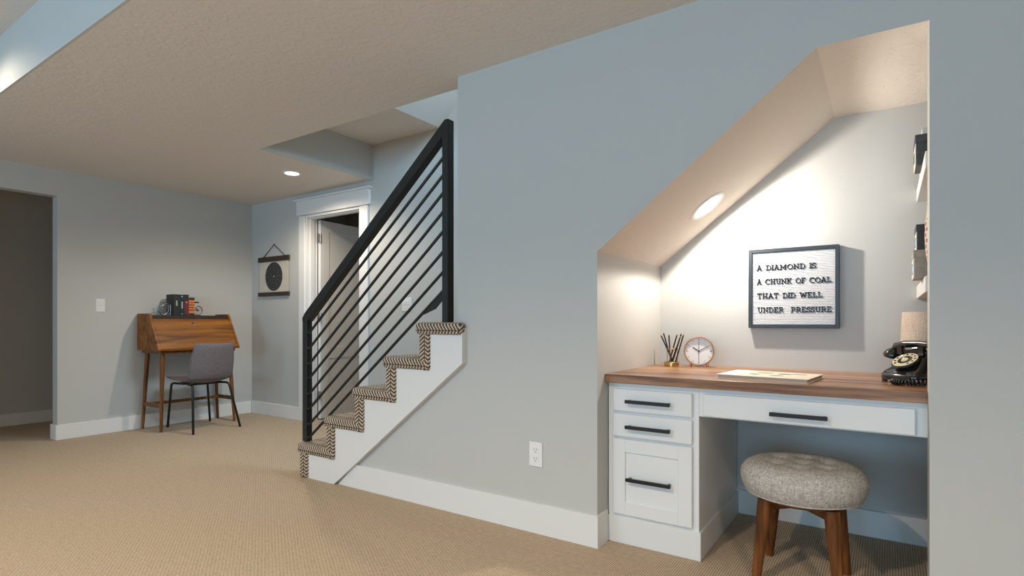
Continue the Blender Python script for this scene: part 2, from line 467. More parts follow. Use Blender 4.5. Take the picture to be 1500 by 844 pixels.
# door wall
D0, D1, DT = -4.83, -4.02, 2.06
struct(MB().prism([(XL-.1, 0), (D0, 0), (D0, DT), (D1, DT), (D1, 0), (0.5, 0), (0.5, 4.6), (XL-.1, 4.6)],
                  'y', YB, YB+T).build('wall_back', M['wall']))
# ceilings
struct(MB().prism([(XL, YS), (XR, YS), (XR, YW+T), (-3.866, YW+T), (-3.866, YB), (XL, YB)], 'z', C, C+.02).build('ceiling', M['ceiling']))
struct(MB().box(XL, XR, YF, YS, CU, CU+.04).build('ceiling_raised', M['ceiling']))
struct(MB().box(XL, XR, YS-.012, YS, C, CU+.04).build('wall_soffit', M['wall']))
# stairwell above the ceiling
struct(MB().box(-3.876, -3.855, YW+T, YB, C+.0005, CU).box(-3.876, -1.0, YW+T-.02, YW+T, C+.0201, 4.6).build('wall_stairwell', M['wall']))
SX = -3.055
struct(MB().box(-3.90, SX, YW+.08, YB+.1, CU, CU+.03).build('ceiling_stairwell', M['ceiling']))
struct(MB().prism([(SX, CU), (SX, CU+.05), (-0.7, CU+.05+.86*(SX*-1-.7)), (-0.7, CU+.86*(SX*-1-.7))], 'y', YW+.08, YB+.1).build('ceiling_stairwell_slope', M['wall']))
struct(MB().box(-0.72, -0.62, YW+.08, YB+.1, 2.0, 4.7).build('wall_stairwell_end', M['wall']))
# desk nook
YN = 3.08; XN = 0.39
struct(MB().box(-1.10, XN+.1, YN, YN+.06, 0, 2.10).build('wall_nook_back', M['wall']))
struct(MB().prism([(YW+T, 0), (YN, 0), (YN, 1.36), (YW+T, 1.36)], 'x', -1.12, -1.064).build('wall_nook_left', M['wall']))
struct(MB().box(XN, XN+.1, YW+T, YN, 0, 2.05).build('wall_nook_right', M['wall']))
k = .04
struct(MB().prism([A1, A2, (XN, 1.977), (XN, 1.977+k), (-0.209-k*.3, 1.977+k), (-1.064, 1.310+k)], 'y', YW+T, YN).build('ceiling_nook', M['ceiling']))
# hall seen through the left opening
struct(MB().box(HALL_X-.08, HALL_X, -.6, 3.6, 0, 2.5).build('wall_hall', M['wall']))
struct(MB().box(HALL_X, XL-.105, 3.5, 3.6, 0, 2.5).box(HALL_X, XL-.105, -.6, -.5, 0, 2.5).build('wall_hall_ends', M['wall']))
struct(MB().box(HALL_X-.1, XL-.1055, -.6, 3.6, 2.3, 2.4).build('ceiling_hall', M['ceiling']))
# closet behind the door
struct(MB().box(-5.85, -5.79, YB+T, 4.8, 0, 2.5).box(-3.7, -3.64, YB+T, 4.8, 0, 2.5).box(-5.85, -3.64, 4.75, 4.8, 0, 2.5).build('wall_closet', M['wall']))
struct(MB().box(-5.85, -3.64, YB+T, 4.8, 2.42, 2.46).build('ceiling_closet', M['ceiling']))
# behind the camera: right end wall and the window wall
struct(MB().box(XR, XR+.1, YF, YW+T, 0, CU).build('wall_side', M['wall']))
wy0, wy1 = 0.7, 2.0
ww = [(-4.4, -2.4), (-0.8, 1.2)]
w = MB()
xs = [XL-.1, ww[0][0], ww[0][1], ww[1][0], ww[1][1], XR+.1]
for i in (0, 2, 4): w.box(xs[i], xs[i+1], YF-.1, YF, 0, CU)
for a, b in ww: w.box(a, b, YF-.1, YF, 0, wy0).box(a, b, YF-.1, YF, wy1, CU)
struct(w.build('wall_front', M['wall']))
for i, (a, b) in enumerate(ww):
    f = MB()
    f.box(a, b, YF-.02, YF+.02, wy1-.05, wy1).box(a, b, YF-.02, YF+.02, wy0, wy0+.05)
    f.box(a, a+.05, YF-.02, YF+.02, wy0, wy1).box(b-.05, b, YF-.02, YF+.02, wy0, wy1)
    f.box((a+b)/2-.02, (a+b)/2+.02, YF-.02, YF+.02, wy0, wy1)
    struct(f.build('window_%d' % (i+1), M['white']))

# baseboards
BT = .014
def bb(name, *boxes):
    m = MB()
    for b in boxes: m.box(*b, bevel=.0025, seg=1)
    return struct(m.build(name, M['white']))
BH = .142
m = MB()
m.prism([(-2.80, 0), (-1.064+BT*.6, 0), (-1.064+BT*.6, BH), (-2.643, BH)], 'y', YW-BT, YW-.0002)
m.box(-1.064, -1.064+BT*.6, YW-.0002, 2.345, 0, BH)
struct(m.build('baseboard_right', M['white']))
bb('baseboard_right_end', (.113, XR, YW-BT, YW-.0002, 0, BH))
bb('baseboard_left', (XL+.0002, XL+.015, 1.736-BT, YB-.015, 0, .128), (XL-.105-BT, XL+.0002, 1.736-BT, 1.7358, 0, .128))
bb('baseboard_back', (XL+.015, D0-.099, YB-.015, YB-.0002, 0, .132))
bb('baseboard_back_stairs', (D1+.115, -3.05, YB-.015, YB-.0002, 0, .132))
bb('baseboard_hall', (HALL_X+.0002, HALL_X+.015, -.5, 3.5, 0, .115))
bb('baseboard_nook', (-.66, XN, YN-.016, YN-.0002, 0, .122))

# door casing, jamb, head
m = MB()
cy0, cy1 = YB-.018, YB-.0002
m.box(D0-.098, D0-.004, cy0, cy1, 0, DT, .002, 1).box(D1+.004, D1+.108, cy0, cy1, 0, DT, .002, 1)
m.box(D0-.125, D1+.135, YB-.026, cy1, DT+.004, DT+.148, .002, 1)
m.box(D0-.15, D1+.155, YB-.045, cy1, DT+.148, DT+.165, .002, 1)
struct(m.build('trim_1', M['white']))
m = MB()
m.box(D0, D0+.02, YB-.004, YB+T+.003, 0, DT-.02).box(D1-.02, D1, YB-.004, YB+T+.003, 0, DT-.02).box(D0, D1, YB-.004, YB+T+.003, DT-.02, DT-.0002)
m.box(D0+.02, D0+.032, YB+.03, YB+T-.038, 0, DT-.032).box(D1-.032, D1-.02, YB+.03, YB+T-.038, 0, DT-.032).box(D0+.02, D1-.02, YB+.03, YB+T-.038, DT-.032, DT-.02)
struct(m.build('trim_2', M['white']))
# door leaf, hinged at its left edge, swung into the closet
dr = group_empty('door_1', (D0+.058, YB+T+.012, 0)); dr.rotation_euler = (0, 0, math.radians(94))
lw, lh, lt = .765, 2.03, .035
m = MB()
m.box(0, lw, .006, lt-.006, .012, lh)
st = .115
def rails(y0, y1):
    m.box(0, st, y0, y1, .012, lh, .0015, 1).box(lw-st, lw, y0, y1, .012, lh, .0015, 1)
    m.box(st, lw-st, y0, y1, lh-st, lh, .0015, 1).box(st, lw-st, y0, y1, .012, .25, .0015, 1)
    m.box(st, lw-st, y0, y1, .62, .735, .0015, 1)
rails(0, .006); rails(lt-.006, lt)
m.build('leaf', M['white'], dr)
for z in (.2, 1.0, 1.80):
    h = MB().box(-.022, .002, -.001, .003, z, z+.09).cone((-.004, -.006, z), (-.004, -.006, z+.09), .007, .007, 12)
    h.box(-.0018, .0, .004, .032, z, z+.09)
    h.build('hinge', M['steel'], dr, autosmooth=40)
for yy, s in ((0, -1), (lt, 1)):
    h = MB().cone((lw-.06, yy, .95), (lw-.06, yy+s*.012, .95), .03, .03, 24).cone((lw-.06, yy+s*.012, .95), (lw-.06, yy+s*.05, .95), .011, .011, 16)
    h.cone((lw-.06, yy+s*.045, .95), (lw-.17, yy+s*.045, .95), .009, .008, 14)
    h.build('door_handle', M['black'], dr, autosmooth=40)

# ================================================================== staircase
NX = [-3.168, -2.905, -2.643, -2.380, -2.125]
NZ = [.217, .413, .609, .803, .995]
TH = .066
sc = thing('staircase', 'carpeted staircase with white stringer rising beside the black railing', 'stairs', (-2.5, 2.8, 0))
ORG = Vector((-2.5, 2.8, 0))
m = MB()
poly = [(-3.085, 0), (-3.085, NZ[0]-.03)]
for i in range(5):
    xa = NX[i]+.09
    if i: poly += [(xa, NZ[i-1]-.03), (xa, NZ[i]-.03)]
poly += [(-1.805, NZ[4]-.03), (-1.805, .785), (-2.818, 0)]
m.prism(poly, 'y', YW-.034, YW-.0004)
m.build('stringer', M['white'], sc, org=ORG)

def step(nx, nx2, z, zb, y0, y1, cap=None):
    """carpeted tread + riser: rounded bands wrapped over the open end"""
    b = MB()
    b.box(nx, nx2, y0, y1, z-TH, z, .022, 4)
    b.box(nx+.028, nx+.103, y0+.001, y1-.001, zb, z-TH+.02, .016, 3)
    if cap: b.box(nx+.15, cap, y0-.0008, YW-.0006, z-TH, z, .022, 4)
    bm = b.bm
    uvl = bm.loops.layers.uv.new('UVMap')
    bmesh.ops.recalc_face_normals(bm, faces=bm.faces[:])
    for f in bm.faces:
        c = f.calc_center_median(); n = f.normal
        riser = c.z < z-TH-.001 and nx+.02 < c.x < nx+.11
        ax = max(range(3), key=lambda i: abs(n[i]))
        for l in f.loops:
            p = l.vert.co
            if riser:
                if ax == 1: uv = (p.z, p.x-nx-.028-.0045)
                elif ax == 0: uv = (p.y, p.z) if False else (p.z, p.y)
                else: uv = (p.y, p.x)
            else:
                if ax == 1: uv = (p.x, p.z-z)
                elif ax == 2: uv = (p.x, p.y-y0)
                else: uv = (p.z, p.y-y0)
            l[uvl].uv = uv
    return b
for i in range(5):
    nx2 = NX[i+1]+.103 if i < 4 else -1.866
    zb = NZ[i-1]-TH if i else 0.0
    step(NX[i], nx2, NZ[i], zb, 2.199, YB-.022, cap=(-1.803 if i == 4 else None)).build('carpeted_step', M['stair_carpet'], sc, org=ORG, autosmooth=50)
for i in range(5, 8):
    nx = -2.125+.2575*(i-4); z = .995+.195*(i-4)
    step(nx, nx+(.36 if i < 7 else .225), z, z-.26, YW+T+.004, YB-.022).build('carpeted_step', M['stair_carpet'], sc, org=ORG, autosmooth=50)

# ================================================================== railing
rl = thing('stair_railing', 'black metal stair railing with slanted bars between two posts', 'railing', (-3.148, 2.266, .217))
RO = Vector(rl.location)
yr = 2.266
MB().box(-3.170, -3.126, 2.245, 2.289, NZ[0]+.0005, 1.013, .002, 1).build('newel_post', M['black'], rl, org=RO)
MB().box(-1.967, -1.9262, 2.245, 2.296, NZ[4]+.0005, 2.058, .002, 1).build('top_post', M['black'], rl, org=RO)
MB().prism([(-3.170, 1.000), (-3.170, 1.023), (-3.146, 1.053), (-1.948, 2.072), (-1.925, 2.072), (-1.925, 2.02), (-1.967, 1.985), (-3.126, 1.000)],
           'y', 2.2445, 2.293).build('handrail', M['black'], rl, org=RO)
lo = [.925, .823, .722, .628, .527, .429, .329, .243]
hi = [1.886, 1.792, 1.697, 1.596, 1.491, 1.382, 1.274, 1.172]
for a, b in zip(lo, hi):
    r = MB(); rad = .0085 if a > .24 else .0105
    r.cone((-3.126, yr, a), (-1.967, yr, b), rad, rad, 12)
    o = r.build('rail_bar', M['black'], rl, org=RO, autosmooth=40)
for a in lo:
    MB().cone((-3.1265, yr-.008, a+.004), (-3.122, yr-.008, a+.004), .005, .004, 10).build('screw', M['steel'], rl, org=RO, autosmooth=40)
MB().prism([(-2.12, 1.036), (-1.967, 1.166), (-1.967, 1.128), (-2.03, 1.068)], 'y', yr-.004, yr+.004).build('gusset', M['black'], rl, org=RO)

# ================================================================== recessed lights
def recessed(loc, normal, power, label, lens, r=.066, spread=150, color=WARM, blend=.6, size=.035, point=False):
    n = Vector(normal).normalized()
    rot = Vector((0, 0, -1)).rotation_difference(n).to_euler()
    t = thing('recessed_light', label, 'ceiling light', loc, rot, 'recessed downlights')
    # local -Z points into the room
    MB().lathe([(r+.026, 0), (r+.024, -.004), (r+.006, -.006), (r, -.004), (r-.002, -.001), (r+.026, 0)], 40).build('trim_ring', M['plastic'], t, smooth=True)
    MB().lathe([(0, -.0035), (r*.7, -.0033), (r, -.0022), (r, -.0005), (0, -.0005)], 36).build('lens', lens, t, smooth=True)
    d = bpy.data.lights.new('downlight', 'POINT' if point else 'SPOT'); d.energy = power; d.color = color
    d.shadow_soft_size = size
    if not point: d.spot_size = math.radians(spread); d.spot_blend = blend
    o = bpy.data.objects.new('downlight', d); COL.objects.link(o)
    o.parent = t; o.location = (0, 0, -.012-size)
    return t
recessed((-4.255, 2.91, C), (0, 0, -1), P_HALL, 'small round recessed light glowing in the low ceiling in front of the door', M['lens'], .058, 162)
recessed((-.735, 2.805, 1.567), (.614, 0, -.789), P_ALCOVE, 'round recessed light glowing in the sloped ceiling of the desk nook', M['lens'], .072, 178, SOFTWARM, .12, .018)
for x, y, f_, lab in ((-4.05, .62, .22, 'recessed light in the raised ceiling nearest the hall opening'),
                  (-3.2, -1.2, .85, 'added fill downlight in the raised ceiling far left behind the camera'),  # unseen lamp, added to warm the carpet and its bounce light
                  (-1.2, -.6, 1.35, 'recessed light in the raised ceiling just left of the camera'),
                  (1.1, -.7, 1.1, 'recessed light in the raised ceiling right of the camera')):
    recessed((x, y, CU), (0, 0, -1), P_ROOM*f_, lab, M['lens_out'], .066, 140 if x > -4 else 158, blend=.6 if x > -4 else .9)

# ================================================================== switches and outlet
def switch(loc, rotz, label, gangs):
    t = thing('light_switch', label, 'light switch', loc, (0, 0, rotz), 'white light switches')
    wd = .070 if gangs == 1 else .115
    MB().box(-wd/2, wd/2, -.006, 0, -.0575, .0575, .003, 2).build('cover_plate', M['plastic'], t)
    for g in range(gangs):
        x = (g-(gangs-1)/2)*.046
        MB().box(x-.0165, x+.0165, -.0075, -.0055, -.033, .033, .001, 1).build('rocker', M['plastic'], t)
        MB().box(x-.012, x+.012, -.0105, -.0072, -.002, .028, .002, 1).build('paddle', M['plastic'], t)
    return t
switch((XL, 2.045, 1.143), PI/2, 'single white light switch on the wall left of the wooden desk', 1)
switch((-3.43, YB, 1.146), 0, 'double white light switch seen between the railing bars right of the door', 2)
t = thing('wall_outlet', 'white duplex power outlet low on the long wall', 'outlet', (-1.381, YW, .370))
MB().box(-.036, .036, -.006, 0, -.058, .058, .003, 2).build('cover_plate', M['plastic'], t)
for z in (-.021, .021):
    MB().lathe([(0, 0), (.0165, 0), (.0165, .002), (.0155, .003), (0, .003)], 24, mat=Matrix.Translation((0, -.0055, z)) @ Matrix.Rotation(PI/2, 4, 'X')).build('socket', M['plastic'], t, autosmooth=30)
    MB().box(-.0075, -.0055, -.0089, -.008, z-.001, z+.008).box(.0055, .0075, -.0089, -.008, z-.001, z+.007).cone((0, -.008, z-.008), (0, -.0089, z-.008), .0025, .0025, 10).build('slots', M['slot'], t)

# ================================================================== nook desk
cx0, cx1, cy, cyb = -1.060, -.652, 2.362, YN-.018
cb = thing('drawer_cabinet', 'white three-drawer cabinet under the left end of the walnut top', 'cabinet', (-.856, 2.72, 0))
CO = Vector(cb.location); ZT = .7235
MB().box(cx0, cx1, cy, cyb, .0, ZT, .0015, 1).build('cabinet_body', M['cabinet'], cb, org=CO)
m = MB()
m.box(cx0, cx1+.009, cy-.010, cyb, 0, .119, .002, 1)
m.build('plinth', M['white'], cb, org=CO)
def handle(x, z, wdt, parent, org, y):
    h = MB()
    h.box(x-wdt/2, x+wdt/2, y-.034, y-.022, z-.0075, z+.0075, .0015, 1)
    for s in (-1, 1): h.box(x+s*(wdt/2-.012)-.005, x+s*(wdt/2-.012)+.005, y-.023, y, z-.005, z+.005)
    return h.build('handle', M['handle'], parent, org=org)
dy = cy-.018
def flat_drawer(x0, x1, z0, z1):
    return MB().box(x0, x1, dy, cy-.0005, z0, z1, .002, 1)
for z0, z1 in ((.598, .697), (.484, .585)):
    d = flat_drawer(-1.031, -.677, z0, z1).build('drawer', M['cabinet'], cb, org=CO)
    handle(-.862, (z0+z1)/2-.002, .20, d, CO, dy)
m = MB()
x0, x1, z0, z1, fr = -1.031, -.677, .134, .472, .058
m.box(x0+fr-.002, x1-fr+.002, dy+.008, cy-.0005, z0+fr-.002, z1-fr+.002)
m.box(x0, x0+fr, dy, cy-.0005, z0, z1, .0015, 1).box(x1-fr, x1, dy, cy-.0005, z0, z1, .0015, 1)
m.box(x0+fr, x1-fr, dy, cy-.0005, z1-fr, z1, .0015, 1).box(x0+fr, x1-fr, dy, cy-.0005, z0, z0+fr, .0015, 1)
d = m.build('drawer', M['cabinet'], cb, org=CO)
handle(-.862, .298, .20, d, CO, dy+.008)
# apron with the wide drawer
ap = thing('desk_apron', 'white apron with one wide drawer spanning the knee space', 'drawer unit', (-.135, 2.62, .6))
AO = Vector(ap.location)
MB().box(cx1+.0005, XN-.0005, cy, 2.86, .603, ZT, .0015, 1).build('apron_box', M['cabinet'], ap, org=AO)
d = MB().box(-.631, .079, dy, cy-.0005, .609, .700, .002, 1).build('drawer', M['cabinet'], ap, org=AO)
handle(-.278, .645, .195, d, AO, dy)
# walnut worktop
wt = MB().box(-1.0635, XN-.0005, 2.327, YN-.0005, ZT, .762, .0025, 2).build('desktop', M['walnut'], org=Vector((-.33, 2.70, ZT)))
tag(wt, 'walnut desktop built into the nook over the white cabinet', 'desktop')
DZ = .762

# ================================================================== stool
st = thing('upholstered_stool', 'round tufted grey linen stool with four walnut legs under the nook desk', 'stool', (-.277, 2.435, 0))
R = .223; zb_, zt_ = .324, .452
b = bmesh.new()
prof = [(0, zb_), (.17, zb_), (R-.032, zb_+.002), (R-.014, zb_+.014), (R-.003, zb_+.036), (R, zb_+.055), (R-.004, zb_+.070), (R-.018, zb_+.086),
        (R-.04, zb_+.096), (R-.07, zb_+.1005), (R-.10, zb_+.102), (R-.125, zb_+.102), (R-.15, zb_+.102), (R-.175, zb_+.102), (R-.195, zb_+.102), (0, zb_+.102)]
# finer rings on top for the tufts
prof = prof[:9] + [(r, zb_+.102-.006*max(0, (r-.13)/.05)**2 if r > .13 else zb_+.102) for r in [.172-.006*i for i in range(28)]] + [(0, zb_+.102)]
prof = [(r, zb_+(z-zb_)*(zt_+.002-zb_)/.102) for r, z in prof]
s = MB().lathe(prof, 72)
tufts = [(0, 0)] + [(.10*math.cos(a), .10*math.sin(a)) for a in [PI/6+i*PI/3 for i in range(6)]]
for v in s.bm.verts:
    if v.co.z > zb_+.108:
        for tx, ty in tufts:
            d2 = (v.co.x-tx)**2+(v.co.y-ty)**2
            v.co.z -= .014*math.exp(-d2/(2*.017**2)) + .003*math.exp(-d2/(2*.04**2))
s.build('cushion', M['linen'], st, smooth=True)
s = MB().tube([((R-.020)*math.cos(2*PI*i/64), (R-.020)*math.sin(2*PI*i/64), zb_+.010) for i in range(64)], .003, 8, True)
s.build('piping', M['linen'], st, smooth=True)
for tx, ty in tufts:
    MB().lathe([(0, .006), (.006, .005), (.009, .002), (.009, 0), (0, 0)], 16, c=(tx, ty, zt_-.017)).build('tuft_button', M['linen'], st, smooth=True)
MB().lathe([(0, zb_-.012), (.165, zb_-.012), (.17, zb_-.008), (.17, zb_+.004), (0, zb_+.004)], 48).build('seat_board', M['stool_leg'], st, autosmooth=40)
for lx, ly in ((-.143, -.135), (.137, -.155), (-.142, .155), (.143, .130)):
    MB().cone((lx, ly, 0), (lx*.80, ly*.80, zb_-.008), .0165, .027, 24).build('leg', M['stool_leg'], st, autosmooth=40)
for p, q in (((-.115, -.108), (.115, .108)), ((.11, -.124), (-.114, .124))):
    MB().bar((p[0], p[1], zb_-.030), (q[0], q[1], zb_-.030), .022, .036).build('cross_rail', M['stool_leg'], st)

# ================================================================== letter board
LBX0, LBX1, LBZ0, LBZ1 = -.590, -.188, .967, 1.365
lb = thing('letter_board', 'black framed white grooved letter board with four lines of lettering', 'letter board', (-.389, YN, 1.166))
LO = Vector(lb.location); yf = 3.040
m = MB(); fw = .017
m.box(LBX0, LBX0+fw, yf-.004, YN-.0005, LBZ0, LBZ1, .001, 1).box(LBX1-fw, LBX1, yf-.004, YN-.0005, LBZ0, LBZ1, .001, 1)
m.box(LBX0+fw, LBX1-fw, yf-.004, YN-.0005, LBZ1-fw, LBZ1, .001, 1).box(LBX0+fw, LBX1-fw, yf-.004, YN-.0005, LBZ0, LBZ0+fw, .001, 1)
m.build('board_frame', M['frame'], lb, org=LO)
m = MB(); ng = 46; zi0, zi1 = LBZ0+fw, LBZ1-fw; st_ = (zi1-zi0)/ng
prof = [(YN-.004, zi0)]
for i in range(ng):
    z = zi0+i*st_
    prof += [(yf+.0075, z), (yf+.0045, z+st_*.25), (yf+.0045, z+st_*.75), (yf+.0075, z+st_*.98)]
prof += [(YN-.004, zi1)]
m.prism(prof, 'x', LBX0+fw, LBX1-fw)
m.build('grooved_panel', M['board'], lb, org=LO)
def arc(cx, cy_, rx, ry, a0, a1, n=10):
    return [(cx+rx*math.cos(math.radians(a0+(a1-a0)*i/n)), cy_+ry*math.sin(math.radians(a0+(a1-a0)*i/n))) for i in range(n+1)]
sv = lambda x, y: [(x-.15, y), (x+.15, y)]
GL = {
 'A': (.90, [[(.13, .05), (.45, 1), (.77, .05)], [(.25, .34), (.65, .34)], sv(.13, .05), sv(.77, .05), [(.32, 1), (.46, 1)]]),
 'D': (.86, [[(.18, .05), (.18, .95)], [(.03, .95), (.40, .95)]+arc(.40, .5, .40, .45, 90, -90)+[(.03, .05)]]),
 'I': (.34, [[(.17, .05), (.17, .95)], sv(.17, .05), sv(.17, .95)]),
 'M': (1.08, [[(.16, .05), (.16, .95), (.54, .25), (.92, .95), (.92, .05)], sv(.16, .05), sv(.92, .05), [(.03, .95), (.16, .95)], [(.92, .95), (1.05, .95)]]),
 'O': (.94, [arc(.47, .5, .42, .45, 0, 360, 24)]),
 'N': (.92, [[(.17, .05), (.17, .95), (.75, .05), (.75, .95)], sv(.17, .05), [(.02, .95), (.17, .95)], sv(.75, .95)]),
 'S': (.66, [arc(.33, .72, .25, .23, 20, 250, 12)+arc(.33, .27, .27, .23, 80, -160, 12), [(.57, .95), (.57, .72)], [(.06, .05), (.06, .28)]]),
 'C': (.86, [arc(.47, .5, .42, .45, 50, 310, 20), [(.78, .95), (.78, .70)]]),
 'H': (.92, [[(.18, .05), (.18, .95)], [(.74, .05), (.74, .95)], [(.18, .5), (.74, .5)], sv(.18, .05), sv(.18, .95), sv(.74, .05), sv(.74, .95)]),
 'U': (.90, [[(.18, .95), (.18, .40)]+arc(.45, .38, .27, .33, 180, 360, 12)+[(.72, .95)], sv(.18, .95), sv(.72, .95)]),
 'K': (.88, [[(.18, .05), (.18, .95)], [(.72, .95), (.20, .45)], [(.38, .60), (.74, .05)], sv(.18, .05), sv(.18, .95), sv(.72, .95), sv(.74, .05)]),
 'F': (.74, [[(.18, .05), (.18, .95)], [(.03, .95), (.66, .95), (.66, .75)], [(.18, .52), (.50, .52)], sv(.18, .05)]),
 'L': (.76, [[(.18, .95), (.18, .05)], [(.03, .05), (.68, .05), (.68, .28)], sv(.18, .95)]),
 'T': (.82, [[(.41, .05), (.41, .95)], [(.06, .74), (.06, .95), (.76, .95), (.76, .74)], sv(.41, .05)]),
 'W': (1.18, [[(.12, .95), (.34, .05), (.59, .85), (.84, .05), (1.06, .95)], sv(.14, .95), sv(1.04, .95)]),
 'E': (.78, [[(.18, .05), (.18, .95)], [(.03, .95), (.66, .95), (.66, .76)], [(.18, .51), (.52, .51)], [(.03, .05), (.70, .05), (.70, .26)]]),
 'R': (.86, [[(.18, .05), (.18, .95)], [(.03, .95), (.46, .95)]+arc(.46, .72, .25, .23, 90, -90)+[(.18, .49)], [(.46, .49), (.72, .05), (.84, .05)], sv(.18, .05)]),
 'P': (.80, [[(.18, .05), (.18, .95)], [(.03, .95), (.46, .95)]+arc(.46, .71, .26, .24, 90, -90)+[(.18, .47)], sv(.18, .05)]),
 ' ': (.55, []),
}
def text_line(txt, x0, x1, zbase, h):
    total = sum(GL[c][0] for c in txt)
    sxx = (x1-x0)/total
    x = x0; tw = .115
    for c in txt:
        wd, strokes = GL[c]
        if strokes:
            m = MB()
            for s_ in strokes:
                for (a, b2) in zip(s_, s_[1:]):
                    p = Vector((x+(a[0]*.88+wd*.06)*sxx, yf+.0028, zbase+a[1]*h)); q = Vector((x+(b2[0]*.88+wd*.06)*sxx, yf+.0028, zbase+b2[1]*h))
                    d = q-p
                    if d.length < 1e-6: continue
                    e = d.normalized()*(h*tw*.30)
                    m.bar(p-e, q+e, .004, h*tw, up=Vector((0, 1, 0)).cross(d))
            m.build('letter', M['letter'], lb, org=LO)
        x += wd*sxx
text_line('A DIAMOND IS', -.553, -.285, 1.2575, .0255)
text_line('A CHUNK OF COAL', -.552, -.221, 1.187, .0255)
text_line('THAT DID WELL', -.550, -.257, 1.116, .0255)
text_line('UNDER  PRESSURE', -.548, -.219, 1.045, .0255)

# ================================================================== desktop items
# pencil cup
pc = thing('pencil_cup', 'small brass pencil holder with an open wire ring on the nook desk', 'pencil holder', (-.958, 2.945, DZ))
MB().lathe([(0, 0), (.038, 0), (.039, .001), (.039, .021), (.038, .022), (.030, .022), (.0295, .004), (0, .004)], 40).build('base', M['brass'], pc, autosmooth=40)
MB().tube([(.031*math.cos(2*PI*i/36), .031*math.sin(2*PI*i/36), .092) for i in range(36)], .0022, 8, True).build('ring', M['brass'], pc, smooth=True)
for a in (.6, .6+2*PI/3, .6+4*PI/3):
    MB().cone((.031*math.cos(a), .031*math.sin(a), .018), (.031*math.cos(a), .031*math.sin(a), .092), .0018, .0018, 8).build('upright', M['brass'], pc, autosmooth=40)
def pencil(base, tip, label):
    base = Vector(base); tip = Vector(tip); L = (tip-base).length
    q = Vector((0, 0, 1)).rotation_difference((tip-base).normalized()).to_euler()
    t = thing('pencil', label, 'pencil', base, q, 'black pencils in the brass holder')
    MB().cone((0, 0, .0), (0, 0, L-.005), .0038, .0038, 6).build('barrel', M['pencil'], t)
    MB().cone((0, 0, L-.005), (0, 0, L), .0038, .0034, 10).build('tip', M['brass'], t, autosmooth=40)
    return t
zb2 = DZ+.006
for bx, by, tx, ty, tz, lab in (
    (-.942, 2.946, -1.020, 2.955, .926, 'black pencil leaning furthest left in the brass holder'),
    (-.950, 2.935, -1.002, 2.945, .938, 'black pencil second from the left in the brass holder'),
    (-.966, 2.956, -.980, 2.968, .928, 'nearly upright black pencil in the brass holder'),
    (-.972, 2.938, -.924, 2.932, .931, 'black pencil leaning right, nearest the upright one'),
    (-.962, 2.960, -.911, 2.965, .937, 'tallest black pencil leaning right in the brass holder'),
    (-.958, 2.928, -.904, 2.925, .920, 'shorter black pencil leaning right in the brass holder'),
    (-.944, 2.955, -.895, 2.950, .931, 'black pencil leaning furthest right in the brass holder')):
    pencil((bx, by, zb2), (tx, ty, tz), lab)
# clock
ck = thing('desk_clock', 'round copper alarm clock with a white face standing on the nook desk', 'clock', (-.818, 2.965, DZ), (0, 0, math.radians(9)))
Rc = .077; rx = Matrix.Translation((0, 0, Rc+.006)) @ Matrix.Rotation(PI/2, 4, 'X')     # local z -> -y (front)
MB().lathe([(0, -.022), (Rc-.012, -.022), (Rc-.003, -.016), (Rc, -.004), (Rc, .016), (Rc-.002, .021), (Rc-.0055, .022), (Rc-.007, .019), (Rc-.0075, .010), (0, .010)], 56, mat=rx).build('case', M['copper'], ck, autosmooth=35)
MB().lathe([(0, .0105), (Rc-.0076, .0105), (Rc-.0076, .0122), (0, .0122)], 48, mat=rx).build('face', M['clock_face'], ck, autosmooth=35)
def hand(ang, L, wd, back, name, y=-.0135):
    a = math.radians(ang); d = Vector((math.sin(a), 0, math.cos(a))); c = Vector((0, y, Rc+.006))
    return MB().bar(c-d*back, c+d*L, .0008, wd, up=Vector((0, 1, 0)).cross(d)).build(name, M['clock_ink'], ck)
hand(-57, .036, .0042, .006, 'hour_hand'); hand(60, .052, .0032, .006, 'minute_hand', -.0145); hand(180, .052, .0016, .052, 'second_hand', -.0155)
m = MB()
for i in range(12):
    a = i*PI/6; d = Vector((math.sin(a), 0, math.cos(a))); c = Vector((0, -.0126, Rc+.006))
    MB().bar(c+d*.056, c+d*.064, .0008, .0014 if i % 3 else .0030, up=Vector((0, 1, 0)).cross(d)).build('hour_mark', M['clock_ink'], ck)
for s in (-1, 1):
    MB().cone((s*.045, -.002, 0), (s*.036, -.002, .030), .0065, .008, 16).build('foot', M['copper'], ck, autosmooth=40)
# flat book
fb = thing('coffee_table_book', 'cream covered picture book lying flat on the walnut desktop', 'book', (-.41, 2.54, DZ), (0, 0, math.radians(-6)))
bw, bd = .175, .135
m = MB().box(-bw+.006, bw-.005, -bd+.004, bd-.004, .0022, .0142)
m.build('page_block', M['pages'], fb)
m = MB().box(-bw, bw, -bd, bd, 0, .0024, .0006, 1).box(-bw, bw, -bd, bd, .0140, .0164, .0006, 1)
m.build('cover', M['cream_cover'], fb)
MB().box(-bw+.0005, -bw+.085, -bd+.0006, bd-.0006, .0162, .0170).build('cover_band', M['white_cover'], fb)
m = MB()
for px_, py_, a_, b_ in ((-.03, .05, .035, .016), (.05, .035, .028, .02), (.10, .06, .03, .012), (-.05, -.03, .02, .015), (.04, -.05, .03, .012)):
    MB().lathe([(0, 0), (1, 0), (1, .0004), (0, .0004)], 20, mat=Matrix.Translation((px_, py_, .0163)) @ Matrix.Diagonal((a_, b_, 1, 1))).build('cover_picture', M['smudge'], fb)

